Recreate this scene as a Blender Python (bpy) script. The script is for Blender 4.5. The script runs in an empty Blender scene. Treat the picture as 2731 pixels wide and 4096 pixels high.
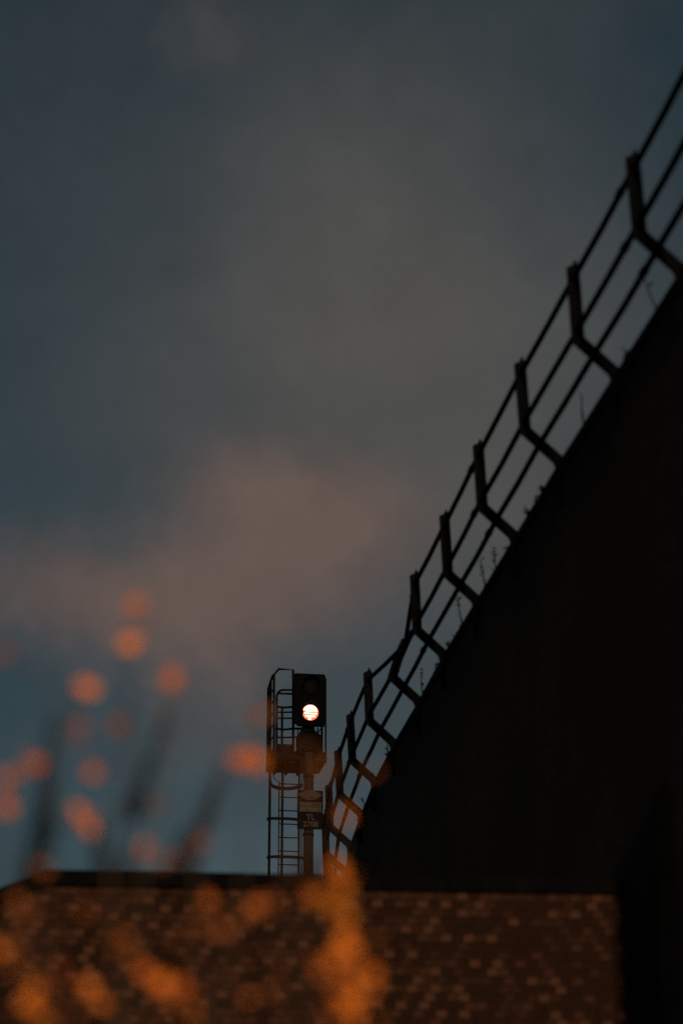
import bpy, bmesh, math, random
from mathutils import Vector, Matrix, noise as mnoise
random.seed(7)
R = math.radians
scene = bpy.context.scene
C = scene.collection

# ------------------------------------------------------------------ camera
TH = 0.347                      # upward pitch
CAM = Vector((0, 0, 0.8))
cd = bpy.data.cameras.new('camera'); cam = bpy.data.objects.new('camera', cd); C.objects.link(cam)
cam.location = CAM; cam.rotation_euler = (math.pi/2 + TH, 0, 0)
cd.sensor_fit = 'HORIZONTAL'; cd.sensor_width = 24.0; cd.lens = 85.0
cd.clip_start = 0.05; cd.clip_end = 6000
cd.dof.use_dof = True; cd.dof.aperture_fstop = 0.85; cd.dof.focus_distance = 48.4
scene.camera = cam

# ------------------------------------------------------------------ world: dusk sky with broken cloud
SUN_EL, SUN_AZ = R(9), R(175)   # azimuth clockwise from +Y: last low light from behind the camera
world = bpy.data.worlds.new('World'); scene.world = world; world.use_nodes = True
nt = world.node_tree; N = nt.nodes; L = nt.links
for n in list(N): N.remove(n)
def node(t, **kw):
    n = N.new(t)
    for k, v in kw.items(): setattr(n, k, v)
    return n
def put(sock, v):
    if isinstance(v, (int, float)): sock.default_value = v
    elif isinstance(v, (tuple, list)): sock.default_value = v
    else: L.new(v, sock)
def M(op, a, b=None, c=None, clamp=False):
    n = node('ShaderNodeMath', operation=op, use_clamp=clamp)
    put(n.inputs[0], a)
    if b is not None: put(n.inputs[1], b)
    if c is not None: put(n.inputs[2], c)
    return n.outputs[0]
def mixc(f, a, b):
    n = node('ShaderNodeMix', data_type='RGBA')
    put(n.inputs[0], f); put(n.inputs[6], a); put(n.inputs[7], b)
    return n.outputs[2]
def wnoise(vec, scale, detail=4, rough=.55):
    n = node('ShaderNodeTexNoise'); put(n.inputs['Vector'], vec)
    n.inputs['Scale'].default_value = scale; n.inputs['Detail'].default_value = detail
    n.inputs['Roughness'].default_value = rough
    return n
def sstep(x, lo, hi):
    n = node('ShaderNodeMapRange', interpolation_type='SMOOTHSTEP')
    put(n.inputs[0], x); n.inputs[1].default_value = lo; n.inputs[2].default_value = hi
    return n.outputs[0]
tc = node('ShaderNodeTexCoord'); D = tc.outputs['Generated']
sep = node('ShaderNodeSeparateXYZ'); L.new(D, sep.inputs[0])
az = M('MULTIPLY', M('ARCTAN2', sep.outputs[0], sep.outputs[1]), 57.2958)
el = M('MULTIPLY', M('ARCSINE', sep.outputs[2]), 57.2958)
wv = wnoise(D, 14, 5, .6); ws = node('ShaderNodeSeparateColor'); L.new(wv.outputs['Color'], ws.inputs[0])
azw = M('ADD', az, M('MULTIPLY', M('SUBTRACT', ws.outputs[0], .5), 3.6))
elw = M('ADD', el, M('MULTIPLY', M('SUBTRACT', ws.outputs[1], .5), 2.6))
def blob(a0, e0, sa, se):
    u = M('DIVIDE', M('SUBTRACT', azw, a0), sa); v = M('DIVIDE', M('SUBTRACT', elw, e0), se)
    return M('EXPONENT', M('MULTIPLY', M('ADD', M('MULTIPLY', u, u), M('MULTIPLY', v, v)), -1.0))
sky = node('ShaderNodeTexSky', sky_type='NISHITA', sun_disc=False, sun_elevation=SUN_EL, sun_rotation=SUN_AZ)
sky.air_density = 1.0; sky.dust_density = 1.0; sky.ozone_density = 2.5
hs = node('ShaderNodeHueSaturation'); L.new(sky.outputs[0], hs.inputs['Color'])
hs.inputs['Hue'].default_value = .47; hs.inputs['Saturation'].default_value = .95; hs.inputs['Value'].default_value = .15
STR = 0.10
def lin(r, g, b):               # sRGB 0-255 -> sky radiance / background strength
    f = lambda c: (c/12.92 if c <= .04045 else ((c+.055)/1.055)**2.4)
    return tuple(f(v/255)/STR for v in (r, g, b)) + (1,)
# thin grey veil over the whole sky, denser where the cloud deck is broad
veil_n = wnoise(D, 3.2, 6, .55).outputs['Fac']
veil = M('ADD', M('MULTIPLY', sstep(veil_n, .36, .70), .20),
         M('ADD', M('ADD', M('MULTIPLY', blob(-5.0, 21.5, 4.5, 3.5), .26), M('MULTIPLY', blob(.4, 26.5, 5.6, 5.2), .62)), M('MULTIPLY', blob(3.5, 19.5, 5.6, 5.6), .55)), clamp=True)
col = mixc(veil, hs.outputs[0], lin(84, 82, 79))
col = mixc(M('MULTIPLY', blob(-4.0, 15.0, 5.0, 2.2), .30), col, lin(78, 80, 82))
low = M('MULTIPLY', blob(-2.0, 11.4, 4.5, 2.1), .50)
col = mixc(low, col, lin(78, 92, 97))
# pink-brown cloud bank, and fainter ones scattered over the rest of the sky
pk = M('MULTIPLY', sstep(wnoise(D, 7.5, 5, .55).outputs['Fac'], .56, .74), .30)
b1 = blob(-1.2, 20.0, 3.1, 1.7); b2 = blob(-6.0, 18.2, 4.2, 1.3); b3 = blob(-3.4, 17.4, 5.2, 1.5)
pink = M('ADD', M('ADD', M('MULTIPLY', b1, .82), M('MULTIPLY', b2, .42)), M('ADD', M('MULTIPLY', b3, .50), pk), clamp=True)
col = mixc(sstep(pink, .06, .92), col, lin(102, 86, 80))
mott = wnoise(D, 38, 6, .6).outputs['Fac']      # fine mottling of the cloud layer
mm = node('ShaderNodeMix', data_type='RGBA', blend_type='MULTIPLY'); mm.inputs[0].default_value = 1.0
gv = M('ADD', M('MULTIPLY', mott, .34), .83)
cc_ = node('ShaderNodeCombineColor')
for q in range(3): L.new(gv, cc_.inputs[q])
L.new(col, mm.inputs[6]); L.new(cc_.outputs[0], mm.inputs[7]); col = mm.outputs[2]
bg = node('ShaderNodeBackground'); L.new(col, bg.inputs['Color']); bg.inputs['Strength'].default_value = STR
wo = node('ShaderNodeOutputWorld'); L.new(bg.outputs[0], wo.inputs['Surface'])

# ------------------------------------------------------------------ sun, exposure
sl = bpy.data.lights.new('sun', 'SUN'); so = bpy.data.objects.new('sun', sl); C.objects.link(so)
sl.energy = 2.2; sl.angle = R(5); sl.color = (1.0, .62, .34)
sd = Vector((math.sin(SUN_AZ)*math.cos(SUN_EL), math.cos(SUN_AZ)*math.cos(SUN_EL), math.sin(SUN_EL)))
so.rotation_euler = sd.to_track_quat('Z', 'Y').to_euler(); so.location = (20, -20, 30)
vs = scene.view_settings; vs.view_transform = 'Standard'; vs.look = 'None'; vs.exposure = 0; vs.gamma = 1
scene.cycles.use_denoising = False; scene.cycles.sample_clamp_indirect = 1.0; scene.cycles.sample_clamp_direct = 4.0

# ------------------------------------------------------------------ materials
def mat(name, c1, c2=None, scale=8, rough=.7, metal=0, bump=0, bscale=60, detail=5, trans=0, spec=.4, stretch=(1, 1, 1)):
    m = bpy.data.materials.new(name); m.use_nodes = True
    t = m.node_tree; b = t.nodes['Principled BSDF']
    b.inputs['Roughness'].default_value = rough; b.inputs['Metallic'].default_value = metal
    b.inputs['Specular IOR Level'].default_value = spec
    b.inputs['Base Color'].default_value = (*c1, 1)
    co = t.nodes.new('ShaderNodeTexCoord'); mp = t.nodes.new('ShaderNodeMapping')
    mp.inputs['Scale'].default_value = stretch; t.links.new(co.outputs['Object'], mp.inputs[0])
    if c2:
        n = t.nodes.new('ShaderNodeTexNoise'); n.inputs['Scale'].default_value = scale; n.inputs['Detail'].default_value = detail
        t.links.new(mp.outputs[0], n.inputs['Vector'])
        r = t.nodes.new('ShaderNodeValToRGB'); r.color_ramp.elements[0].position = .35; r.color_ramp.elements[1].position = .68
        r.color_ramp.elements[0].color = (*c1, 1); r.color_ramp.elements[1].color = (*c2, 1)
        t.links.new(n.outputs['Fac'], r.inputs[0]); t.links.new(r.outputs[0], b.inputs['Base Color'])
    if bump:
        n = t.nodes.new('ShaderNodeTexNoise'); n.inputs['Scale'].default_value = bscale; n.inputs['Detail'].default_value = 6
        t.links.new(mp.outputs[0], n.inputs['Vector'])
        bp = t.nodes.new('ShaderNodeBump'); bp.inputs['Strength'].default_value = bump; bp.inputs['Distance'].default_value = .02
        t.links.new(n.outputs['Fac'], bp.inputs['Height']); t.links.new(bp.outputs[0], b.inputs['Normal'])
    if trans:
        tr = t.nodes.new('ShaderNodeBsdfTranslucent'); tr.inputs['Color'].default_value = (*c1, 1)
        mx = t.nodes.new('ShaderNodeMixShader'); mx.inputs[0].default_value = trans
        o = t.nodes['Material Output']
        t.links.new(b.outputs[0], mx.inputs[1]); t.links.new(tr.outputs[0], mx.inputs[2]); t.links.new(mx.outputs[0], o.inputs['Surface'])
    return m
def glow(name, c, s):
    m = bpy.data.materials.new(name); m.use_nodes = True
    b = m.node_tree.nodes['Principled BSDF']; b.inputs['Base Color'].default_value = (*c, 1)
    b.inputs['Emission Color'].default_value = (*c, 1); b.inputs['Emission Strength'].default_value = s
    b.inputs['Roughness'].default_value = .3
    return m
def brickmat(name):
    m = bpy.data.materials.new(name); m.use_nodes = True
    t = m.node_tree; b = t.nodes['Principled BSDF']; b.inputs['Roughness'].default_value = .9; b.inputs['Specular IOR Level'].default_value = .2
    co = t.nodes.new('ShaderNodeTexCoord')
    sp = t.nodes.new('ShaderNodeSeparateXYZ'); t.links.new(co.outputs['Object'], sp.inputs[0])
    cb = t.nodes.new('ShaderNodeCombineXYZ'); t.links.new(sp.outputs[1], cb.inputs[0]); t.links.new(sp.outputs[2], cb.inputs[1])
    br = t.nodes.new('ShaderNodeTexBrick'); t.links.new(cb.outputs[0], br.inputs['Vector'])
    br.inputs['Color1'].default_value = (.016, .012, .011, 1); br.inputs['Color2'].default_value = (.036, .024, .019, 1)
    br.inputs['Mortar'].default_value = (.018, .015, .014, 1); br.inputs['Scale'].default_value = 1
    br.inputs['Brick Width'].default_value = .225; br.inputs['Row Height'].default_value = .075; br.inputs['Mortar Size'].default_value = .006
    n = t.nodes.new('ShaderNodeTexNoise'); n.inputs['Scale'].default_value = .55; n.inputs['Detail'].default_value = 6
    t.links.new(co.outputs['Object'], n.inputs['Vector'])
    r = t.nodes.new('ShaderNodeValToRGB'); r.color_ramp.elements[0].position = .38; r.color_ramp.elements[1].position = .66
    r.color_ramp.elements[0].color = (.35, .36, .38, 1); r.color_ramp.elements[1].color = (1, .95, .9, 1)
    t.links.new(n.outputs['Fac'], r.inputs[0])
    mx = t.nodes.new('ShaderNodeMix'); mx.data_type = 'RGBA'; mx.blend_type = 'MULTIPLY'; mx.inputs[0].default_value = 1
    t.links.new(br.outputs['Color'], mx.inputs[6]); t.links.new(r.outputs[0], mx.inputs[7]); t.links.new(mx.outputs[2], b.inputs['Base Color'])
    bp = t.nodes.new('ShaderNodeBump'); bp.inputs['Strength'].default_value = .6; bp.inputs['Distance'].default_value = .01; bp.invert = True
    t.links.new(br.outputs['Fac'], bp.inputs['Height']); t.links.new(bp.outputs[0], b.inputs['Normal'])
    return m
MT = dict(
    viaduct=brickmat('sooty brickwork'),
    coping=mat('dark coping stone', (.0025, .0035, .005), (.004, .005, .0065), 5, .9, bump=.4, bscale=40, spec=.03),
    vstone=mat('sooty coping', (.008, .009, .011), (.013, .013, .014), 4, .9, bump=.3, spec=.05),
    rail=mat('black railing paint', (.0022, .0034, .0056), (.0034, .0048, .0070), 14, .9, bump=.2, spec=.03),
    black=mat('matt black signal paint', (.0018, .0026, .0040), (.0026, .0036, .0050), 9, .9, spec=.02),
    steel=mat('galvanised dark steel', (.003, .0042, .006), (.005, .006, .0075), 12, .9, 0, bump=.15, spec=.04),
    pole=mat('grey signal pole paint', (.012, .012, .012), (.020, .018, .018), 6, .85, bump=.1, spec=.08, stretch=(1, 1, .3)),
    deck=mat('ballast', (.06, .055, .05), (.14, .13, .12), 30, .95, bump=1, bscale=25),
    ground=mat('rough ground', (.03, .034, .02), (.075, .065, .045), 1.5, .95, bump=.6, bscale=9),
    mortar=mat('grey brown mortar', (.012, .0088, .0078), (.019, .0135, .012), 6, .95, bump=.5, spec=.06),
    pipe=mat('dark iron pipe', (.0012, .0018, .0028), (.0018, .0025, .0035), 7, .9, bump=.1, spec=.02),
    plate=mat('black sign plate', (.003, .004, .0055), (.0045, .0055, .007), 8, .85, spec=.03),
    white=mat('weathered white sign film', (.034, .031, .030), (.046, .042, .040), 6, .85, spec=.08),
    letter=mat('white lettering', (.055, .049, .045), None, 5, .85, spec=.08),
    ink=mat('black print', (.02, .02, .022), None, 5, .6),
    weed=mat('dry dark weed', (.014, .016, .011), (.024, .021, .015), 9, .8, trans=.2, spec=.1),
    stem=mat('brown woody stem', (.05, .035, .025), (.10, .065, .045), 20, .85, bump=.4),
    seed=mat('dry brown flower spike', (.018, .013, .012), (.035, .024, .02), 30, .9, spec=.1),
    lens_dark=mat('unlit amber lens', (.0025, .0025, .003), (.0035, .0033, .0035), 9, .7, spec=.04),
)
LEAF = [mat('orange leaf', (.95, .26, .008), (.96, .32, .018), 14, .5, trans=.12),
        mat('amber leaf', (.97, .33, .006), (.97, .39, .012), 14, .5, trans=.12),
        mat('rust leaf', (.66, .17, .015), (.78, .22, .02), 14, .55, trans=.12),
        mat('brown leaf', (.26, .085, .02), (.38, .13, .03), 14, .6, trans=.12)]
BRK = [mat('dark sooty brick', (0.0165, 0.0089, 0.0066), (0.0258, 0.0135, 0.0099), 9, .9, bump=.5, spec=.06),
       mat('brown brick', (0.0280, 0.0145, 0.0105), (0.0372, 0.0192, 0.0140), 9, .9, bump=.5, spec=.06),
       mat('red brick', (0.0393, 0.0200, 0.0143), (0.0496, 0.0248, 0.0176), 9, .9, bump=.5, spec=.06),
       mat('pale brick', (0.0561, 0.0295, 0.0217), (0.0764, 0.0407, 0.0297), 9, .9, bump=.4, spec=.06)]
MT['lamp'] = glow('lit signal lens', (1.0, .80, .72), 1.18)
MT['lamp_edge'] = glow('lit signal lens rim', (1.0, .14, .04), .85)

# ------------------------------------------------------------------ mesh helpers
def obj(name, bm, m, parent=None, smooth=False, kind=None):
    me = bpy.data.meshes.new(name); bmesh.ops.recalc_face_normals(bm, faces=bm.faces[:]); bm.to_mesh(me); bm.free()
    if isinstance(m, (list, tuple)):
        for k in m: me.materials.append(k)
    else: me.materials.append(m)
    if smooth:
        for p in me.polygons: p.use_smooth = True
    o = bpy.data.objects.new(name, me); C.objects.link(o)
    if parent is not None: o.parent = parent
    if kind: o['kind'] = kind
    return o
def tag(o, label, cat, group=None):
    o['label'] = label; o['category'] = cat
    if group: o['group'] = group
    return o
def empty(name, loc, rz=0):
    o = bpy.data.objects.new(name, None); C.objects.link(o); o.location = loc; o.rotation_euler = (0, 0, rz)
    o.empty_display_size = .2
    return o
def box(bm, x0, x1, y0, y1, z0, z1, mi=0):
    v = [bm.verts.new((x, y, z)) for x in (x0, x1) for y in (y0, y1) for z in (z0, z1)]
    for f in ((0, 1, 3, 2), (4, 6, 7, 5), (0, 4, 5, 1), (2, 3, 7, 6), (0, 2, 6, 4), (1, 5, 7, 3)):
        bm.faces.new([v[i] for i in f]).material_index = mi
    return v
def tube(bm, pts, r, seg=8, cap=True, mi=0):
    pts = [Vector(p) for p in pts]; rings = []; up = None
    for i, p in enumerate(pts):
        t = (pts[min(i+1, len(pts)-1)] - pts[max(i-1, 0)]).normalized()
        if up is None:
            up = Vector((0, 0, 1)) if abs(t.z) < .9 else Vector((0, 1, 0))
        a = t.cross(up).normalized(); b = a.cross(t).normalized(); up = b
        rr = r[i] if isinstance(r, (list, tuple)) else r
        rings.append([bm.verts.new(p + (a*math.cos(2*math.pi*k/seg) + b*math.sin(2*math.pi*k/seg))*rr) for k in range(seg)])
    for A, B in zip(rings, rings[1:]):
        for k in range(seg):
            bm.faces.new((A[k], A[(k+1) % seg], B[(k+1) % seg], B[k])).material_index = mi
    if cap:
        bm.faces.new(rings[0][::-1]).material_index = mi; bm.faces.new(rings[-1]).material_index = mi
def extrude_poly(bm, pts, frame, t0, t1, mi=0):
    """pts: 2-D outline; frame(u, v, w) -> world; w from t0 to t1"""
    a = [bm.verts.new(frame(u, v, t0)) for u, v in pts]; b = [bm.verts.new(frame(u, v, t1)) for u, v in pts]
    n = len(pts)
    bm.faces.new(a[::-1]).material_index = mi; bm.faces.new(b).material_index = mi
    for i in range(n):
        bm.faces.new((a[i], a[(i+1) % n], b[(i+1) % n], b[i])).material_index = mi
def ribbon(line, w):
    """outline (two lists) of a bent bar of width w along a 2-D centre line"""
    Lf, Rt = [], []
    for i, p in enumerate(line):
        p = Vector(p); d0 = (p - Vector(line[i-1])).normalized() if i else None
        d1 = (Vector(line[i+1]) - p).normalized() if i < len(line)-1 else None
        d = ((d0 or d1) + (d1 or d0)).normalized(); nn = Vector((-d.y, d.x))
        k = 1.0 / max(.5, nn.dot(Vector((-(d1 or d0).y, (d1 or d0).x))))
        Lf.append(p + nn*w/2*k); Rt.append(p - nn*w/2*k)
    return Lf, Rt
CT, ST = math.cos(TH), math.sin(TH); F = 5553.0
def ray(x, y):                  # view direction of a point given on a 1568 x 2352 frame (used for surveying only)
    u = (x - 784)/F; v = (1176 - y)/F
    return Vector((u, CT - v*ST, ST + v*CT))
def at_z(x, y, z): d = ray(x, y); return CAM + d*((z - CAM.z)/d.z)
def at_y(x, y, Y): d = ray(x, y); return CAM + d*((Y - CAM.y)/d.y)

# ------------------------------------------------------------------ ground
bm = bmesh.new(); S = 2500
bm.faces.new([bm.verts.new(v) for v in ((-S, -S, 0), (S, -S, 0), (S, S, 0), (-S, S, 0))])
obj('ground', bm, MT['ground'], kind='structure')

# ------------------------------------------------------------------ viaduct (path surveyed post by post, 2.4 m bays)
SC = 1.2; HV = 7.624*SC + CAM.z
base = [(2.47, 15.9), (2.2, 17.8), (1.92, 19.76), (1.66, 21.75), (1.4, 23.73), (1.14, 25.7), (.92, 27.64), (.67, 29.64), (.45, 31.64), (.29, 33.66), (.14, 35.75)]
PATH = [Vector((x*SC, y*SC)) for x, y in base]
PATH = [PATH[0] + (PATH[0]-PATH[1])*k for k in (.95,)] + PATH
for k in range(14):
    a = -.06 + .030*(k+1); PATH.append(PATH[-1] + Vector((math.sin(a), math.cos(a)))*2.42)
NP = len(PATH); K0 = 1          # PATH[K0] is the first post wholly in the picture
def nrm(i):
    t = (PATH[min(i+1, NP-1)] - PATH[max(i-1, 0)]).normalized()
    return Vector((-t.y, t.x)), t
via = tag(empty('viaduct', (PATH[0].x, PATH[0].y, 0)), 'tall soot blackened brick viaduct carrying the slanting railing', 'viaduct')
VO = Vector((PATH[0].x, PATH[0].y, 0))
def sweep(bm, prof):
    rows = []
    for i in range(NP):
        n, t = nrm(i)
        rows.append([bm.verts.new(Vector((PATH[i].x + n.x*u, PATH[i].y + n.y*u, z)) - VO) for u, z in prof])
    m = len(prof)
    for A, B in zip(rows, rows[1:]):
        for k in range(m): bm.faces.new((A[k], A[(k+1) % m], B[(k+1) % m], B[k]))
    bm.faces.new(rows[0]); bm.faces.new(rows[-1][::-1])
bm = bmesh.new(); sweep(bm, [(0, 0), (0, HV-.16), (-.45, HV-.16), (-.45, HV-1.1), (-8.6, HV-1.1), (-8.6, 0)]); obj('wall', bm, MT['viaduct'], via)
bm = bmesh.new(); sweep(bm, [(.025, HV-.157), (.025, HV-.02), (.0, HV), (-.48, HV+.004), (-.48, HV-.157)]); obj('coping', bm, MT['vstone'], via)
bm = bmesh.new(); sweep(bm, [(-.46, HV-1.09), (-.46, HV-.80), (-8.5, HV-.80), (-8.5, HV-1.09)]); obj('ballast_bed', bm, MT['deck'], via)

# ------------------------------------------------------------------ railing with cranked posts
fen = tag(empty('railing', (PATH[K0].x, PATH[K0].y, HV)), 'black three rail railing on cranked posts along the viaduct edge', 'railing')
FO = Vector((PATH[K0].x, PATH[K0].y, HV))
O, B_, T_ = .312*SC, .269*SC, .684*SC
rails = {'top': [], 'mid': [], 'low': []}
tan_t = .027*SC/T_
rr = random.Random(3)
for i in range(0, K0+18):
    n, t = nrm(i); p = PATH[i]; k = i - K0
    lean = tan_t + rr.uniform(-.012, .012)
    bent = (k == 6)
    if bent: lean = -.30
    jl = rr.uniform(-.01, .01)
    bend = Vector((O + jl, B_ + jl))
    d = Vector((lean, 1)).normalized()
    length = T_*(.97 if bent else 1) + rr.uniform(-.01, .01)
    top = bend + d*length
    mid_a = bend + d*.10
    line = [(.0, -.50), (.0, -.10), (.008, -.045), (.035, .012), tuple(bend)]
    if bent: line += [tuple(bend + d*.3), tuple(bend + Vector((-.30, 1)).normalized()*.3 + Vector((-.42, 1)).normalized()*.35)]; top = Vector(line[-1])
    line += [] if bent else [tuple(top)]
    W = .134 + rr.uniform(-.004, .004)
    Lf, Rt = ribbon(line, W)
    # cut head of the angle: a raised tip on the outer side, a notch, a low inner shoulder
    dt = (Vector(line[-1]) - Vector(line[-2])).normalized(); nn = Vector((-dt.y, dt.x))
    cap = [Lf[-1] - dt*.06, top + nn*W*.18 + dt*.03, top - nn*W*.05 - dt*.035, top - nn*W*.40 - dt*.055, Rt[-1] - dt*.075]
    outline = Lf[:-1] + cap + Rt[:-1][::-1]
    fr = lambda u, v, w: Vector((p.x + n.x*u + t.x*w, p.y + n.y*u + t.y*w, HV + v)) - FO
    bm = bmesh.new(); extrude_poly(bm, [tuple(q) for q in outline], fr, -.006, .006)
    # flange of the T section and bolts at the foot
    Lf2, Rt2 = ribbon(line[:-1] + [tuple(top - dt*.09)], .012)
    extrude_poly(bm, [tuple(q) for q in Lf2 + Rt2[::-1]], fr, .008, .045)
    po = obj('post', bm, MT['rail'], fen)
    for zz in (-.48, -.22):
        bm = bmesh.new(); tube(bm, [fr(.0, zz, -.05), fr(.0, zz, .05)], .022, 6); obj('bolt', bm, MT['rail'], po)
    f3 = lambda q, w=.02: fr(q.x, q.y, w)
    ta = bend + d*(length*.79)
    if bent: ta = bend + Vector((-.19, .50))
    rails['top'].append(f3(ta)); rails['mid'].append(f3(mid_a)); rails['low'].append(f3(bend*.52 + Vector((.02, .02))))
for nm, pts in rails.items():
    out = []
    for a, b in zip(pts, pts[1:]):
        out.append(a); out.append((a+b)/2 + Vector((rr.uniform(-.006, .006), 0, -.006 + rr.uniform(-.008, .004))))
    out.append(pts[-1])
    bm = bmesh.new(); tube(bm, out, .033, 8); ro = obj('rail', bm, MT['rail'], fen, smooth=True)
    for j in (1, 4, 6, 9):
        a, b = pts[j], pts[j+1]; c = a.lerp(b, .17); e = a.lerp(b, .22)
        bm = bmesh.new(); tube(bm, [c, e], .042, 8); obj('coupler', bm, MT['rail'], ro, smooth=True)

# ------------------------------------------------------------------ brick wall in front, butting against the viaduct
WA = Vector((-4.6, 21.36)); yaw = math.atan2(.40, 5.2)
wl = tag(empty('brick_wall', (WA.x, WA.y, 0), yaw), 'mottled brown brick wall with dark coping that slopes down at one end', 'wall')
LEN = 7.40; BX = 1.95           # length, and where the level coping starts to slope down
zc = at_y(130, 2036, 21.5).z    # top of the brickwork
cth = .135
def ztop(x): return zc + (min(0, x - BX))*.40
RH, BL, J = .0757, .103, .009
bm = bmesh.new()
core = [(0, 0), (LEN, 0), (LEN, zc-.01), (BX, zc-.01), (0, ztop(0)-.01)]
extrude_poly(bm, core, lambda u, v, w: Vector((u, w, v)), .006, .33); obj('mortar_core', bm, MT['mortar'], wl)
cr = random.Random(4)
edges = [-.05, .62, 1.30, BX] + [BX + (LEN-.01-BX)*k/9 for k in range(1, 10)]
for a_, b_ in zip(edges, edges[1:]):
    dz_ = cr.uniform(-.006, .006); g_ = .0012
    cp = [(a_+g_, ztop(a_)+.001), (b_-g_, ztop(b_)+.001), (b_-g_, ztop(b_)+cth+dz_), (a_+g_, ztop(a_)+cth+dz_)]
    yo = cr.uniform(-.008, .008)
    bm = bmesh.new(); extrude_poly(bm, cp, lambda u, v, w: Vector((u, w, v)), -.07 + yo, .38)
    bmesh.ops.bevel(bm, geom=bm.edges[:], offset=.006, segments=1, affect='EDGES'); obj('coping_stone', bm, MT['coping'], wl)
# bricks
br = random.Random(11); allb = []
rows = int(zc/RH)
for r in range(rows + 1):
    z1 = zc - .002 - r*RH; z0 = z1 - RH + J
    if z0 < .02: break
    x = -(BL/2 if r % 2 else 0); prev = 0
    while x < LEN - .02:
        a, b = max(x, .0), min(x + BL - J, LEN - .005)
        if b - a > .03 and z1 < ztop(a) - .001 + (0 if a < BX else .002):
            w = (r + .5)*RH
            soot_shade = mnoise.noise(Vector((a*1.1, z0*1.9, 3.1))) + .5*mnoise.noise(Vector((a*3.1, z0*4.3, 8.0))) + max(0, a - LEN + 2.2)*.55   # soot and damp patches, plus light falloff put into brick colour towards right end
            wts = (.30 + max(0, soot_shade)*1.1, .28, .22 + max(0, -soot_shade)*.3, max(.05, .30 - soot_shade*.26)) if r else (.1, .45, .40, .05)
            if r:       # burnt and paler headers alternate along each course
                alt = (round(x/BL) + r//2) % 2
                wts = tuple(w_*k_ for w_, k_ in zip(wts, ((1.5, 1.2, .35, .06) if alt else (.55, 1.0, 1.5, 1.5))))
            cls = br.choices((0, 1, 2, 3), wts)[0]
            if prev == 3 and cls == 3: cls = 0
            prev = cls
            allb.append((a, b, z0, z1, cls, r))
        x += BL
shared = {}
def visible(bk):
    a, b, z0, z1, cls, r = bk
    return r < 17 and LEN - 2.55 < (a+b)/2
single = [b for b in allb if visible(b) and b[1] < LEN-.2][:300]
ss = set(single)
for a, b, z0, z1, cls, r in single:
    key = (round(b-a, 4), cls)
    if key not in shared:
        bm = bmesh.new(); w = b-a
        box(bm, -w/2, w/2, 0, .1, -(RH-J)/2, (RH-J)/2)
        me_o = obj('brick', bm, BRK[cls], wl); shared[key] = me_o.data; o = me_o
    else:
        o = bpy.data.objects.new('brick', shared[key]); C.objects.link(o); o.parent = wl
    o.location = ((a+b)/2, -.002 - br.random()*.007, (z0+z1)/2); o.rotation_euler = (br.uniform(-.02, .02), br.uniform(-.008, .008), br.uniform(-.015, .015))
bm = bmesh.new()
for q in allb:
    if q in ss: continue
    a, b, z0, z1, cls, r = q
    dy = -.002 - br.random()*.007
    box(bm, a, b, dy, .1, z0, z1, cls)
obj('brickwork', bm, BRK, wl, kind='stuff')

# ------------------------------------------------------------------ drainpipe on the viaduct face next to the wall
pp = at_z(1468, 2300, 3.6); pp = Vector((0, 0, 0))
def face_pt(Y):
    for i in range(NP-1):
        if PATH[i].y <= Y <= PATH[i+1].y:
            f = (Y - PATH[i].y)/(PATH[i+1].y - PATH[i].y); return PATH[i].lerp(PATH[i+1], f), nrm(i)[0]
fp, fn = face_pt(20.3)
dp = tag(empty('drainpipe', (fp.x + fn.x*.05, fp.y + fn.y*.05, 0)), 'wide dark iron drainpipe running down the viaduct beside the brick wall', 'drainpipe')
bm = bmesh.new(); tube(bm, [(0, 0, 0), (0, 0, 5.35), (.03, .01, 5.5), (.14, .02, 5.6), (.3, .04, 5.62)], .115, 16); obj('pipe', bm, MT['pipe'], dp, smooth=True)
for z in (.6, 2.4, 4.9):
    bm = bmesh.new(); tube(bm, [(0, 0, z-.05), (0, 0, z+.05)], .135, 16); obj('collar', bm, MT['pipe'], dp, smooth=True)

# ------------------------------------------------------------------ railway signal
YAW = R(8.5)
def zx2(x, y): return ((1000 + x/2.614)*.57413, (2600 + y/2.614)*.57413)
P0 = at_y(*zx2(612, 1600), 47.0)
SX, SY = P0.x, P0.y; ZB = HV - .12
sig = tag(empty('railway_signal', (SX, SY, ZB), YAW), 'black railway colour light signal on a pole with caged ladder and platform', 'signal')
SM = (Matrix.Translation((SX, SY, ZB)) @ Matrix.Rotation(YAW, 4, 'Z')).inverted()
SQ = SM.to_3x3()
def sp(zx, zy, y=0.0):          # point of the signal in its own frame, on the plane local y
    o = SM @ CAM; d = SQ @ ray(*zx2(zx, zy))
    return o + d*((y - o.y)/d.y)
def bar(bm, pts, r=.017, seg=6): tube(bm, pts, r, seg)
def part(name, m, fn, parent=sig, smooth=False):
    bm = bmesh.new(); fn(bm); return obj(name, bm, m, parent, smooth)
# pier that carries the pole, below the coping line
pr = tag(empty('signal_pier', (SX, SY+.35, 0), YAW), 'narrow dark brick pier under the signal pole beside the viaduct', 'pier')
part('shaft', MT['viaduct'], lambda bm: box(bm, -.9, .62, -.75, .75, 0, ZB-.25), pr)
part('cap', MT['vstone'], lambda bm: box(bm, -.97, .66, -.82, .82, ZB-.247, ZB-.003), pr)
zt = sp(612, 800, 0).z
def pole_f(bm): tube(bm, [(0, 0, 0), (0, 0, .03), (0, 0, zt)], .098, 18)
pl = part('pole', MT['pole'], pole_f, smooth=True)
part('base_flange', MT['steel'], lambda bm: tube(bm, [(0, 0, .002), (0, 0, .035)], .2, 18), pl)
for zy in (1330, 1940):
    z = sp(612, zy).z; part('pole_band', MT['steel'], lambda bm: tube(bm, [(0, 0, z-.03), (0, 0, z+.03)], .108, 18), pl, True)
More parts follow.
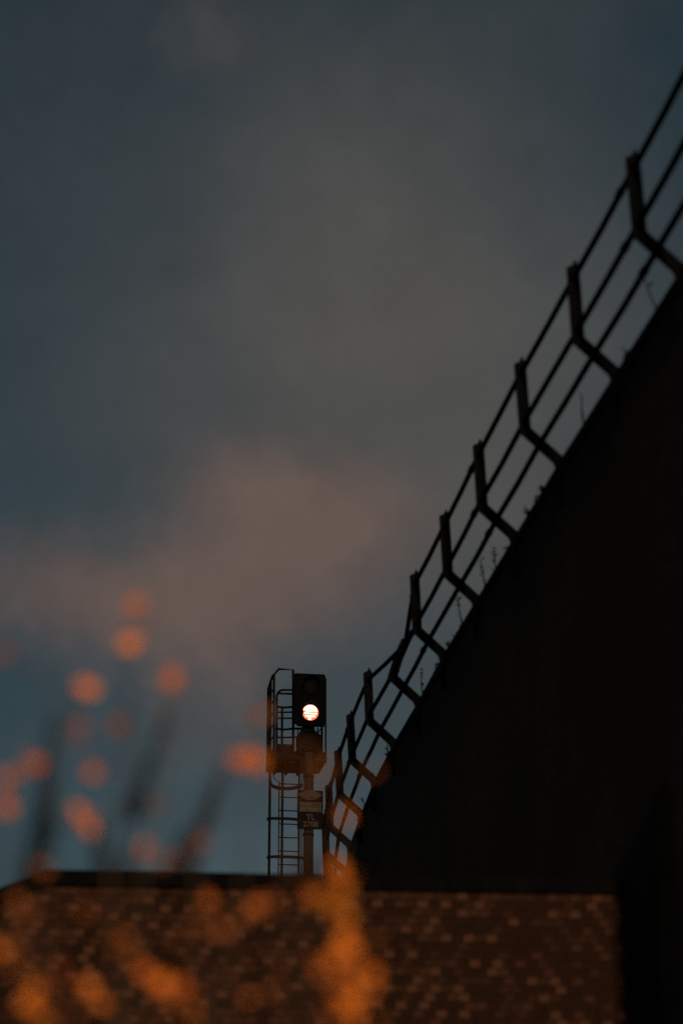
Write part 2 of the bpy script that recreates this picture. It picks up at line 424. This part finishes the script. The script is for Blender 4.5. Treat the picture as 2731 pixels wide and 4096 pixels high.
# head
HY = -.34
def hf(u, v, w): return Vector((u, w, v))
c = lambda x, y, yy=HY: (lambda p: (p.x, p.z))(sp(x, y, yy))
A, B2 = c(452, 243), c(783, 258); Cb = c(795, 786); Db = c(455, 786)
x0 = (A[0]+Db[0])/2; x1 = (B2[0]+Cb[0])/2 ; ztp = (A[1]+B2[1])/2; zbt = (Cb[1]+Db[1])/2
def rrect(x0, x1, z0, z1, r, seg=4):
    pts = []
    for cx, cz, a0 in ((x1-r, z1-r, 0), (x0+r, z1-r, 90), (x0+r, z0+r, 180), (x1-r, z0+r, 270)):
        for k in range(seg+1):
            a = R(a0 + 90*k/seg); pts.append((cx + r*math.cos(a), cz + r*math.sin(a)))
    return pts
head = part('signal_head', MT['black'], lambda bm: extrude_poly(bm, rrect(x0, x1, zbt, ztp, .055), hf, HY, HY+.012))
part('lamp_housing', MT['black'], lambda bm: extrude_poly(bm, rrect(x0+.09, x1-.09, zbt+.03, ztp-.05, .05), hf, HY+.014, HY+.26), head)
lc = sp(628, 661, HY); uc = sp(634, 392, HY); LR = .158
def disc(bm, cx, cz, r, y, seg=40, mi=0): bm.faces.new([bm.verts.new((cx + r*math.cos(2*math.pi*k/seg), y, cz + r*math.sin(2*math.pi*k/seg))) for k in range(seg)])
for cc, lit in ((lc, 1), (uc, 0)):
    def ring(bm, cx=cc.x, cz=cc.z, r0=LR*1.0, r1=LR*1.09):
        a = []
        for k in range(40):
            t = 2*math.pi*k/40
            a.append([bm.verts.new((cx + q*math.cos(t), yy, cz + q*math.sin(t))) for q, yy in ((r0, HY-.003), (r1, HY-.003), (r1, HY-.03), (r0, HY-.03))])
        for k in range(40):
            A_, B_k = a[k], a[(k+1) % 40]
            for j in range(4): bm.faces.new((A_[j], A_[(j+1) % 4], B_k[(j+1) % 4], B_k[j]))
    part('bezel', MT['black'], ring, head, True)
    def hood(bm, cx=cc.x, cz=cc.z):
        a = []
        for k in range(25):
            t = R(-25 + 230*k/24); ln = .26*max(.12, math.sin(max(0, math.sin(t/2+R(6))))**.5)
            a.append([bm.verts.new((cx + q*math.cos(t), yy, cz + q*math.sin(t) + (.02 if yy < HY-.05 else 0))) for q, yy in ((LR*1.10, HY-.002), (LR*1.13, HY-.002), (LR*1.13, HY-ln), (LR*1.10, HY-ln))])
        for k in range(24):
            for j in range(4): bm.faces.new((a[k][j], a[k][(j+1) % 4], a[k+1][(j+1) % 4], a[k+1][j]))
        bm.faces.new(a[0]); bm.faces.new(a[-1][::-1])
    part('hood', MT['black'], hood, head)
    if lit:
        le = part('lens', MT['lamp_edge'], lambda bm: disc(bm, lc.x, lc.z, LR*1.02, HY-.0315), head)
    else:
        def dome(bm):
            rows = []
            for q in range(7):
                a = R(90*q/6*.9); rad = LR*.95*math.cos(a); yy = HY-.006 - .05*math.sin(a)
                rows.append([bm.verts.new((uc.x + rad*math.cos(2*math.pi*k/32), yy, uc.z + rad*math.sin(2*math.pi*k/32))) for k in range(32)])
            for A_, B_k in zip(rows, rows[1:]):
                for k in range(32): bm.faces.new((A_[k], A_[(k+1) % 32], B_k[(k+1) % 32], B_k[k]))
            bm.faces.new(rows[-1])
        part('lens', MT['lens_dark'], dome, head, True)
# bright prisms of the lit lens: crescent above, three bars, a small foot
def prism(pts): part('lens_prism', MT['lamp'], lambda bm: extrude_poly(bm, pts, hf, HY-.041, HY-.0325), head)
def lz(x, y): return (lc.x + (x-505)/275*LR, lc.z + (1795-y)/290*LR)
cres = [lz(505 + 255*math.cos(R(a)), 1770 + 258*math.sin(R(a))*-1) for a in range(5, 176, 9)]
cres += [lz(290, 1745), lz(330, 1710), lz(380, 1672), lz(440, 1660), lz(520, 1665), lz(580, 1700), lz(640, 1760), lz(700, 1785)]
prism(cres)
prism([lz(x, y) for x, y in ((350, 1705), (420, 1690), (520, 1692), (575, 1715), (610, 1765), (330, 1765))])
prism([lz(x, y) for x, y in ((275, 1795), (740, 1815), (730, 1865), (290, 1860))])
prism([lz(x, y) for x, y in ((310, 1905), (690, 1905), (670, 1970), (335, 1968))])
prism([lz(x, y) for x, y in ((425, 1985), (540, 1985), (535, 2070), (430, 2072))])
# neck and transformer box under the head
part('head_bracket', MT['black'], lambda bm: extrude_poly(bm, [c(560, 770, -.1), c(660, 770, -.1), c(672, 850, -.1), c(742, 905, -.1), c(740, 1060, -.1), c(500, 1060, -.1), c(497, 900, -.1), c(530, 840, -.1)], hf, -.16, .16))
def strut(name, a, b, r, m='steel', parent=sig, seg=6): return part(name, MT[m], lambda bm: tube(bm, [a, b], r, seg), parent)
# platform: grating seen from below, kick plate, bearers
YF, YB = .14, 1.22
fl, frt, bl, brt = sp(236, 1092, YF), sp(800, 1108, YF), sp(205, 1288, YB), sp(672, 1296, YB)
zp = (fl.z + frt.z)/2; zpb = (bl.z+brt.z)/2; zp = (zp+zpb)/2
pf = part('platform', MT['steel'], lambda bm: box(bm, fl.x, frt.x, YF-.003, YF+.045, zp-.05, zp+.13))
part('platform_edge', MT['steel'], lambda bm: box(bm, fl.x, frt.x-.05, YB, YB+.045, zp-.05, zp+.13), pf)
for xx in (fl.x-.0, frt.x-.045): part('platform_edge', MT['steel'], lambda bm: box(bm, xx, xx+.045, YF+.048, YB-.003, zp-.047, zp+.127), pf)
nb = 34
for k in range(nb):
    yy = YF + .06 + (YB-YF-.09)*k/(nb-1)
    part('grating_bar', MT['steel'], lambda bm: box(bm, fl.x+.05, frt.x-.05, yy, yy+.014, zp-.03, zp+.012), pf)
for xx in (.12, .34, .56):
    xa = fl.x + (frt.x-fl.x)*xx; part('bearer', MT['steel'], lambda bm: box(bm, xa, xa+.05, YF+.05, YB-.01, zp-.11, zp-.034), pf)
strut('platform_brace', (0, .05, zp-.62), (0.05, .8, zp-.1), .028, parent=pf)
# guard cage on the ladder side
cg = part('guard_cage', MT['steel'], lambda bm: tube(bm, [sp(250, 1085, YF), sp(250, 262, YF), sp(300, 202, YF), sp(450, 210, YF), sp(451, 1060, YF)], .025, 6))
zr = lambda zy: sp(250, zy, YF).z
xl = sp(250, 700, YF).x; xlb = sp(186, 900, YB).x; xm = (xl+xlb)/2
ztb = sp(180, 405, YB).z
for yy, top in ((YB, ztb), (YB-.42, ztb+.02)):
    f = (yy-YF)/(YB-YF); xx = xl + (xlb-xl)*f
    part('upright', MT['steel'], lambda bm: tube(bm, [(xx, yy, zp), (xx, yy, top)], .028, 6), cg)
part('top_rail', MT['steel'], lambda bm: tube(bm, [sp(250, 262, YF), (xl + (xlb-xl)*.3, YF+.33, ztb+.06), (xlb, YB, ztb)], .025, 6), cg)
for k in range(7):
    z = zp + .2 + k*(ztb-zp-.2)/6.0
    part('rung_bar', MT['steel'], lambda bm: tube(bm, [(xl, YF, z), (xlb, YB, z)], .011, 6), cg)
# hand rail loop and guard rails at the back
part('hand_rail', MT['steel'], lambda bm: tube(bm, [sp(278, 1180, YB), sp(279, 500, YB), sp(283, 468, YB), sp(298, 440, YB), sp(325, 424, YB), sp(360, 420, YB), sp(520, 424, YB)], .023, 6), cg)
part('hand_rail', MT['steel'], lambda bm: tube(bm, [sp(280, 456, YB-.3), sp(450, 462, YB-.3), sp(640, 466, YB-.3)], .022, 6), cg)
for zy, xa, xb in ((598, 270, 640), (655, 268, 640), (718, 268, 640), (828, 266, 640), (918, 270, 640)):
    sag = 7 if zy in (598, 828) else 0
    part('guard_rail', MT['steel'], lambda bm: tube(bm, [sp(xa, zy-2, YB), sp((xa+460)/2, zy+sag, YB), sp(460, zy-3, YB), sp(xb, zy-3, YB)], .024 if sag else .018, 6), cg)
for zx, z0, z1, r in ((335, 600, 1010, .024), (448, 790, 1020, .020), (500, 815, 1020, .012), (708, 815, 1050, .014), (750, 790, 1090, .024), (790, 300, 1100, .018)):
    part('upright', MT['steel'], lambda bm: tube(bm, [(sp(zx, z1, YB-.1 if zx < 700 else .5).x, YB-.1 if zx < 700 else .5, zp), sp(zx, z0, YB-.1 if zx < 700 else .5)], r, 6), cg)
strut('diagonal', sp(690, 900, .5), sp(735, 830, .5), .012, parent=cg)
part('guard_rail', MT['steel'], lambda bm: tube(bm, [sp(690, 800, .5), sp(790, 798, .5)], .018, 6), cg)
part('equipment_box', MT['steel'], lambda bm: (lambda a, b: box(bm, a.x, b.x, .35, .62, b.z, a.z))(sp(292, 985, .35), sp(462, 1050, .35)), pf)
# ladder below the platform
ld = part('ladder', MT['steel'], lambda bm: box(bm, sp(326, 1500, .95).x, sp(350, 1500, .95).x, .93, .97, .25, zp+.02))
part('stile', MT['steel'], lambda bm: box(bm, sp(503, 1500, .95).x, sp(520, 1500, .95).x, .93, .97, .25, zp+.02), ld)
part('stile', MT['steel'], lambda bm: tube(bm, [(sp(304, 1500, .95).x, .95, .25), sp(304, 1390, .95)], .012, 6), ld)
z0 = sp(400, 1545, .95).z; dz = sp(400, 1545, .95).z - sp(400, 1685, .95).z
k = -1
while z0 - k*dz > .3:
    z = z0 - k*dz
    if z < zp-.1: part('rung', MT['steel'], lambda bm: tube(bm, [(sp(300, 1500, .95).x, .95, z), (sp(515, 1500, .95).x, .95, z)], .0125, 6), ld)
    k += 1
part('cage_upright', MT['steel'], lambda bm: box(bm, sp(193, 1500, 1.05).x, sp(219, 1500, 1.05).x, 1.03, 1.06, .25, zp-.052), ld)
for zx in (531, 548): part('conduit', MT['pole'], lambda bm: tube(bm, [(sp(zx, 1800, .02).x, .02, .1), (sp(zx, 1800, .02).x, .02, zp-.06)], .009, 6), ld)
part('cage_strap', MT['steel'], lambda bm: tube(bm, [sp(238, 1300, .95), sp(248, 1345, .95), sp(300, 1385, .95), sp(306, 1430, .95)], .009, 6), ld)
for zy, xa, xb, h, deep in ((1412, 228, 546, .036, .42), (1772, 180, 505, .030, .12), (2172, 180, 552, .030, .12)):
    a, b = sp(xa, zy, .95), sp(xb, zy, .95); zz = a.z if zy > 1500 else a.z + .03
    def hoop(bm):
        rows = []
        for q in range(17):
            t = math.pi*q/16; cx = (a.x+b.x)/2 - math.cos(t)*(b.x-a.x)/2; cy = .95 - math.sin(t)*deep*.85
            if deep > .3: cy = .95 + math.sin(t)*deep
            rows.append([bm.verts.new((cx + ox*math.cos(t)*-1, cy + ox*math.sin(t), zz + oz)) for ox, oz in ((0, -h), (.012, -h), (.012, h), (0, h))])
        for A_, B_k in zip(rows, rows[1:]):
            for j in range(4): bm.faces.new((A_[j], A_[(j+1) % 4], B_k[(j+1) % 4], B_k[j]))
        bm.faces.new(rows[0]); bm.faces.new(rows[-1][::-1])
    part('cage_hoop', MT['steel'], hoop, ld)
# identification plate
PY = -.14
a, b = sp(495, 1466, PY), sp(762, 1882, PY)
plate = part('sign_plate', MT['plate'], lambda bm: box(bm, a.x, b.x, PY, PY+.012, b.z, a.z))
ex0, ex1, ezc, eh = sp(503, 1521, PY).x, sp(753, 1521, PY).x, sp(620, 1521, PY).z, (sp(620, 1470, PY).z - sp(620, 1574, PY).z)/2
loz = []
for sgn in (1, -1):
    for q in range(13):
        u = -1 + 2*q/12*1.0; u = u*sgn
        loz.append(((ex0+ex1)/2 + u*(ex1-ex0)/2, ezc + sgn*eh*min(1.0, 1.06*(1-abs(u)**1.7)) if q not in (0, 12) else ezc))
loz = [p for i, p in enumerate(loz) if i not in (13,)]; loz = loz[:-1] if abs(loz[-1][0]-loz[0][0]) < 1e-6 else loz
part('lozenge', MT['white'], lambda bm: extrude_poly(bm, loz, hf, PY-.004, PY-.001), plate)
pa, pb = sp(514, 1590, PY), sp(748, 1702, PY)
part('number_panel', MT['white'], lambda bm: box(bm, pa.x, pb.x, PY-.004, PY-.001, pb.z, pa.z), plate)
def text(s, size, x, z, m, al='LEFT', fx=1.0):
    cu = bpy.data.curves.new('lettering', 'FONT'); cu.body = s; cu.size = size; cu.align_x = al; cu.align_y = 'CENTER'; cu.extrude = .001; cu.offset = size*.025
    tmp = bpy.data.objects.new('tmp', cu); C.objects.link(tmp)
    me = bpy.data.meshes.new_from_object(tmp.evaluated_get(bpy.context.evaluated_depsgraph_get()))
    bpy.data.objects.remove(tmp); me.name = 'lettering'
    me.materials.clear(); me.materials.append(m)
    o = bpy.data.objects.new('lettering', me); C.objects.link(o); o.parent = plate
    o.rotation_euler = (math.pi/2, 0, 0); o.location = (x, PY-.006, z); o.scale = (fx, 1, 1)
text('Tel. no.', .075, sp(522, 1615, PY).x, sp(522, 1615, PY).z, MT['ink'])
text('085 79269', .088, sp(520, 1668, PY).x, sp(520, 1668, PY).z, MT['ink'], fx=.93)
text('TL', .155, sp(632, 1755, PY).x, sp(632, 1755, PY).z, MT['letter'], 'CENTER')
text('2708', .150, sp(632, 1828, PY).x, sp(632, 1828, PY).z, MT['letter'], 'CENTER')

# ------------------------------------------------------------------ weeds along the viaduct edge
wr = random.Random(21)
def leaf_geo(bm, base, direc, ln, wd, nrm_, mi=0, curl=.15):
    d = direc.normalized(); s = d.cross(nrm_).normalized(); n2 = s.cross(d)
    mid = [base + d*ln*f + n2*curl*ln*math.sin(math.pi*f)*.5 for f in (0, .3, .65, 1)]
    prof = (0, .5, .42, 0)
    v0 = bm.verts.new(mid[0]); v3 = bm.verts.new(mid[3])
    l1, c1, r1 = [bm.verts.new(mid[1] + s*wd*k*prof[1] - n2*wd*.12*(k*k)) for k in (-1, 0, 1)]
    l2, c2, r2 = [bm.verts.new(mid[2] + s*wd*k*prof[2] - n2*wd*.12*(k*k)) for k in (-1, 0, 1)]
    for f in ((v0, l1, c1), (v0, c1, r1), (l1, l2, c2, c1), (c1, c2, r2, r1), (l2, v3, c2), (c2, v3, r2)):
        bm.faces.new(f).material_index = mi
weeds = [((1499, 722), (1478, 628), 3, 'thin bare weed stem leaning over the viaduct edge between the first posts'),
         ((1434, 836), (1432, 798), 9, 'small bushy weed beside the second railing post foot'),
         ((1336, 985), (1331, 900), 4, 'thin upright weed with few leaves below the lower rail'),
         ((1214, 1195), (1204, 1160), 8, 'short forked weed on the viaduct edge'),
         ((1131, 1325), (1134, 1256), 22, 'leafy tall weed, the taller of a pair between two posts'),
         ((1110, 1362), (1104, 1288), 22, 'leafy weed, the lower of a pair between two posts'),
         ((1059, 1450), (1052, 1368), 22, 'leafy dark weed spike rising to the lower rail'),
         ((1040, 1482), (1046, 1455), 10, 'tiny tuft of weed next to a post foot'),
         ((973, 1605), (966, 1535), 20, 'weed with dense leaves behind the bent post'),
         ((992, 1570), (1000, 1545), 8, 'small ragged tuft on the edge past the bent post'),
         ((885, 1752), (889, 1692), 26, 'bushy weed growing beside the far posts'),
         ((1294, 1052), (1308, 1030), 6, 'tiny sprout at the elbow of the third post')]
for k in range(16):
    q = wr.uniform(0, 9.6); i = int(q); pa_, pb_ = [(1417, 856), (1291, 1060), (1182, 1235), (1098, 1377), (1021, 1502), (955, 1614), (908, 1705), (863, 1790), (834, 1864), (810, 1936), (800, 1990)][i:i+2]
    x_ = pa_[0] + (pb_[0]-pa_[0])*(q-i); y_ = pa_[1] + (pb_[1]-pa_[1])*(q-i)
    weeds.append(((x_, y_), (x_ + wr.uniform(-8, 6), y_ - wr.uniform(10, 26)), wr.randrange(5, 12), 'tiny ragged dark tuft of weed sprouting from the viaduct edge under the railing'))
for (bx, by), (tx, ty), nl, lab in weeds:
    b0 = at_z(bx, by, HV); 
    g = [fp_ for fp_ in [face_pt(b0.y)] if fp_]
    fpt, fnn = g[0]; b0 = Vector((fpt.x - fnn.x*.05, fpt.y - fnn.y*.05, HV))
    t0 = at_y(tx, ty, b0.y); vec = t0 - b0
    w = tag(empty('weed', b0), lab, 'weed', 'weeds along the viaduct edge')
    pts = [Vector((0, 0, -.01))] + [vec*f + Vector((wr.uniform(-1, 1), wr.uniform(-1, 1), 0))*.02 for f in (.3, .6, .85)] + [vec]
    bm = bmesh.new(); tube(bm, pts, [.012, .010, .008, .006, .004], 5); obj('stem', bm, MT['weed'], w)
    bm = bmesh.new()
    for q in range(nl):
        f = wr.uniform(.15, 1.0); i = min(3, int(f*4)); p = vec*f
        a = wr.uniform(0, 6.28); d = Vector((math.cos(a), math.sin(a), wr.uniform(.1, .9)))
        leaf_geo(bm, p, d, wr.uniform(.04, .09), wr.uniform(.016, .034), Vector((0, 0, 1)))
    obj('foliage', bm, MT['weed'], w, kind='stuff')

# ------------------------------------------------------------------ out of focus plants close to the camera
fr_ = random.Random(5)
SUNV = sd.normalized()
leaf_me = {}
def leaf_mesh(cls, v):
    if (cls, v) not in leaf_me:
        bm = bmesh.new(); rg = random.Random(v*7+cls)
        leaf_geo(bm, Vector((-.5, 0, 0)), Vector((1, 0, 0)), 1.0, rg.uniform(.48, .8), Vector((0, 0, 1)), curl=rg.uniform(.05, .3))
        me = bpy.data.meshes.new('leaf'); bmesh.ops.recalc_face_normals(bm, faces=bm.faces[:]); bm.to_mesh(me); bm.free(); me.materials.append(LEAF[cls])
        for p in me.polygons: p.use_smooth = True
        leaf_me[cls, v] = me
    return leaf_me[cls, v]
def add_leaf(parent, pos, size, cls, face=.75):
    o = bpy.data.objects.new('leaf', leaf_mesh(cls, fr_.randrange(4))); C.objects.link(o); o.parent = parent
    n = (Vector((fr_.uniform(-1, 1), fr_.uniform(-1, 1), fr_.uniform(-.6, 1))).normalized()*(1-face) + (Vector((0, -1, .1)) + SUNV*.9).normalized()*face).normalized()
    o.rotation_mode = 'QUATERNION'
    from mathutils import Quaternion
    o.rotation_quaternion = n.to_track_quat('Z', 'Y') @ Quaternion((0, 0, 1), fr_.uniform(0, 6.28))
    o.location = pos; o.scale = (size, size, size)
    return o
PXM = 6.7/F
def plant(name, label, root_px, Yd, blobs, stems, extra=(), spikes=()):
    rp = at_y(root_px, 2300, Yd); root = Vector((rp.x, Yd, 0))
    pe = tag(empty(name, root), label, 'plant', 'orange leaved plants in front of the wall')
    # main stems: from the ground through the given points
    allpts = []
    for st in stems:
        pts = [Vector((fr_.uniform(-.03, .03), fr_.uniform(-.03, .03), -.02))]
        first = at_y(*st[0], Yd) - root
        pts.append(pts[0].lerp(first, .5) + Vector((fr_.uniform(-.03, .03), fr_.uniform(-.03, .03), 0)))
        for q in st: pts.append(at_y(*q, Yd + fr_.uniform(-.06, .06)) - root)
        rad = [.009*(1-.75*i/(len(pts)-1)) for i in range(len(pts))]
        bm = bmesh.new(); tube(bm, pts, rad, 6); obj('stem', bm, MT['stem'], pe, True)
        for i in range(len(pts)-1):
            for f in (.0, .25, .5, .75): allpts.append(pts[i].lerp(pts[i+1], f))
        allpts.append(pts[-1])
    def twig(p):
        q = min((a for a in allpts if a.z < p.z + .02), key=lambda a: (a-p).length, default=allpts[0])
        if (q-p).length > .01:
            bm = bmesh.new(); m_ = q.lerp(p, .5) + Vector((0, 0, -.01)); tube(bm, [q, m_, p], [.0035, .0028, .002], 5); obj('twig', bm, MT['stem'], pe)
    for bx, by, s, cls, n in blobs:
        p = at_y(bx, by, Yd + fr_.uniform(-.12, .12)) - root
        twig(p)
        for k in range(n):
            off = Vector((fr_.uniform(-1, 1), fr_.uniform(-1, 1), fr_.uniform(-1, 1)))*s*PXM*(.0 if n == 1 else .42)
            add_leaf(pe, p + off, s*PXM*fr_.uniform(.85, 1.15)*(1 if n == 1 else .72), cls)
        for k in range(fr_.choice((1, 2, 3))):      # smaller leaves of the same sprig
            off = Vector((fr_.uniform(-1, 1), fr_.uniform(-.5, .5), fr_.uniform(-1.2, .6)))*s*PXM*.62
            add_leaf(pe, p + off, s*PXM*fr_.uniform(.35, .6), max(cls, fr_.choice((2, 3, 3))), .5)
    for x0, x1, y0, y1, num, smin, smax, cl in extra:
        for k in range(num):
            p = at_y(fr_.uniform(x0, x1), fr_.uniform(y0, y1), Yd + fr_.uniform(-.25, .25)) - root
            if k % 3 == 0: twig(p)
            add_leaf(pe, p, fr_.uniform(smin, smax)*PXM, fr_.choice(cl), .5)
    for (xa, ya), (xb, yb), wpx in spikes:
        a = at_y(xa, ya, Yd) - root; b = at_y(xb, yb, Yd) - root
        bm = bmesh.new()
        for k in range(260):
            f = fr_.random(); c_ = a.lerp(b, f); rr_ = wpx*PXM*.5*(1-.6*f)
            an = fr_.uniform(0, 6.28); d = Vector((math.cos(an), math.sin(an), fr_.uniform(.1, .8)))
            leaf_geo(bm, c_, d, rr_*fr_.uniform(.5, 1.2), rr_*.34, Vector((0, 0, 1)))
        obj('flower_spike', bm, MT['seed'], pe, kind='stuff')
plant('leafy_plant', 'tall plant with orange leaves and a dark dry spike at the sloping wall end', 110, 6.6,
      [(200, 1578, 58, 0, 1), (183, 1668, 44, 3, 1), (80, 1755, 50, 2, 1), (22, 1790, 56, 2, 1), (15, 1850, 52, 2, 1), (180, 1868, 52, 0, 1), (204, 1900, 46, 0, 1), (98, 1992, 46, 3, 1),
       (6, 2170, 56, 0, 2), (45, 2240, 50, 0, 2), (68, 2282, 50, 0, 2), (95, 2318, 66, 0, 2), (12, 1500, 40, 3, 1)],
      [[(105, 2350), (100, 2000), (125, 1800), (150, 1640), (195, 1590)], [(60, 2350), (30, 2000), (15, 1800)]],
      [(0, 180, 2070, 2350, 14, 22, 42, (3, 3, 2))], [((88, 2030), (125, 1640), 105), ((60, 2060), (95, 1850), 70)])
plant('leafy_plant', 'tallest plant with sparse round orange leaves rising into the sky', 270, 6.7,
      [(312, 1388, 62, 2, 1), (300, 1476, 56, 0, 1), (395, 1555, 56, 2, 1), (272, 1662, 48, 3, 1), (215, 1776, 50, 2, 1), (363, 1846, 50, 3, 1), (334, 1952, 58, 0, 1), (372, 1975, 46, 3, 1),
       (216, 2282, 66, 0, 2), (330, 2235, 44, 2, 1), (372, 2258, 48, 0, 1), (420, 2275, 50, 2, 2), (390, 2290, 40, 2, 1)],
      [[(265, 2350), (255, 2000), (290, 1800), (300, 1600), (305, 1400)], [(300, 2350), (330, 1980), (380, 1800), (395, 1570)]],
      [(150, 460, 2090, 2350, 14, 20, 38, (3, 3, 2))], [((235, 2030), (225, 1880), 70), ((300, 1900), (385, 1640), 84), ((280, 2040), (300, 1930), 60)])
plant('leafy_plant', 'arching plant with a brown dry spike and orange leaves beside the signal ladder', 480, 6.9,
      [(465, 1928, 52, 3, 1), (585, 1745, 62, 0, 1), (545, 1742, 46, 2, 1), (598, 1640, 48, 3, 1), (478, 2068, 44, 2, 1), (590, 2080, 50, 2, 1), (628, 2066, 34, 3, 1), (560, 2106, 44, 3, 1), (462, 2126, 44, 3, 1), (520, 2140, 44, 3, 1)],
      [[(470, 2350), (450, 2000), (500, 1820), (575, 1750)], [(500, 2350), (560, 2000), (600, 1700)]],
      [(430, 650, 2070, 2350, 10, 20, 36, (3, 3, 2))], [((420, 2030), (515, 1760), 96), ((385, 2020), (425, 1900), 60)])
plant('leafy_plant', 'dense column of bright amber leaves standing below the railing end', 780, 6.6,
      [(788, 1992, 46, 0, 2), (740, 2060, 42, 1, 2), (776, 2070, 54, 1, 4), (786, 2108, 46, 1, 4), (796, 2142, 34, 0, 2), (720, 2058, 46, 2, 1), (800, 2050, 50, 0, 2), (798, 2180, 54, 0, 4), (770, 2200, 52, 0, 2), (765, 2240, 42, 2, 2), (820, 2228, 46, 2, 2), (806, 2262, 40, 0, 2),
       (846, 2262, 50, 0, 2), (800, 2300, 54, 0, 4), (810, 2330, 56, 0, 2), (740, 2225, 46, 2, 2), (855, 2255, 40, 2, 1),
       (790, 1872, 40, 0, 1), (745, 1762, 36, 3, 1), (858, 1772, 30, 3, 1)],
      [[(800, 2350), (785, 2150), (780, 2000), (784, 1890)], [(815, 2350), (800, 2100), (770, 1780)]],
      [(735, 800, 2055, 2110, 8, 40, 56, (1, 1, 0)), (690, 870, 2060, 2350, 10, 18, 30, (3, 3, 2)), (765, 820, 2180, 2350, 6, 30, 42, (0, 0, 2))], [((690, 2012), (850, 2002), 96)])
plant('leafy_plant', 'small low plant with rusty leaves in front of the signal pole', 690, 3.2,
      [(688, 1770, 30, 3, 1), (705, 1985, 34, 3, 1)],
      [[(700, 2350), (698, 2000), (690, 1770)]], [], [])
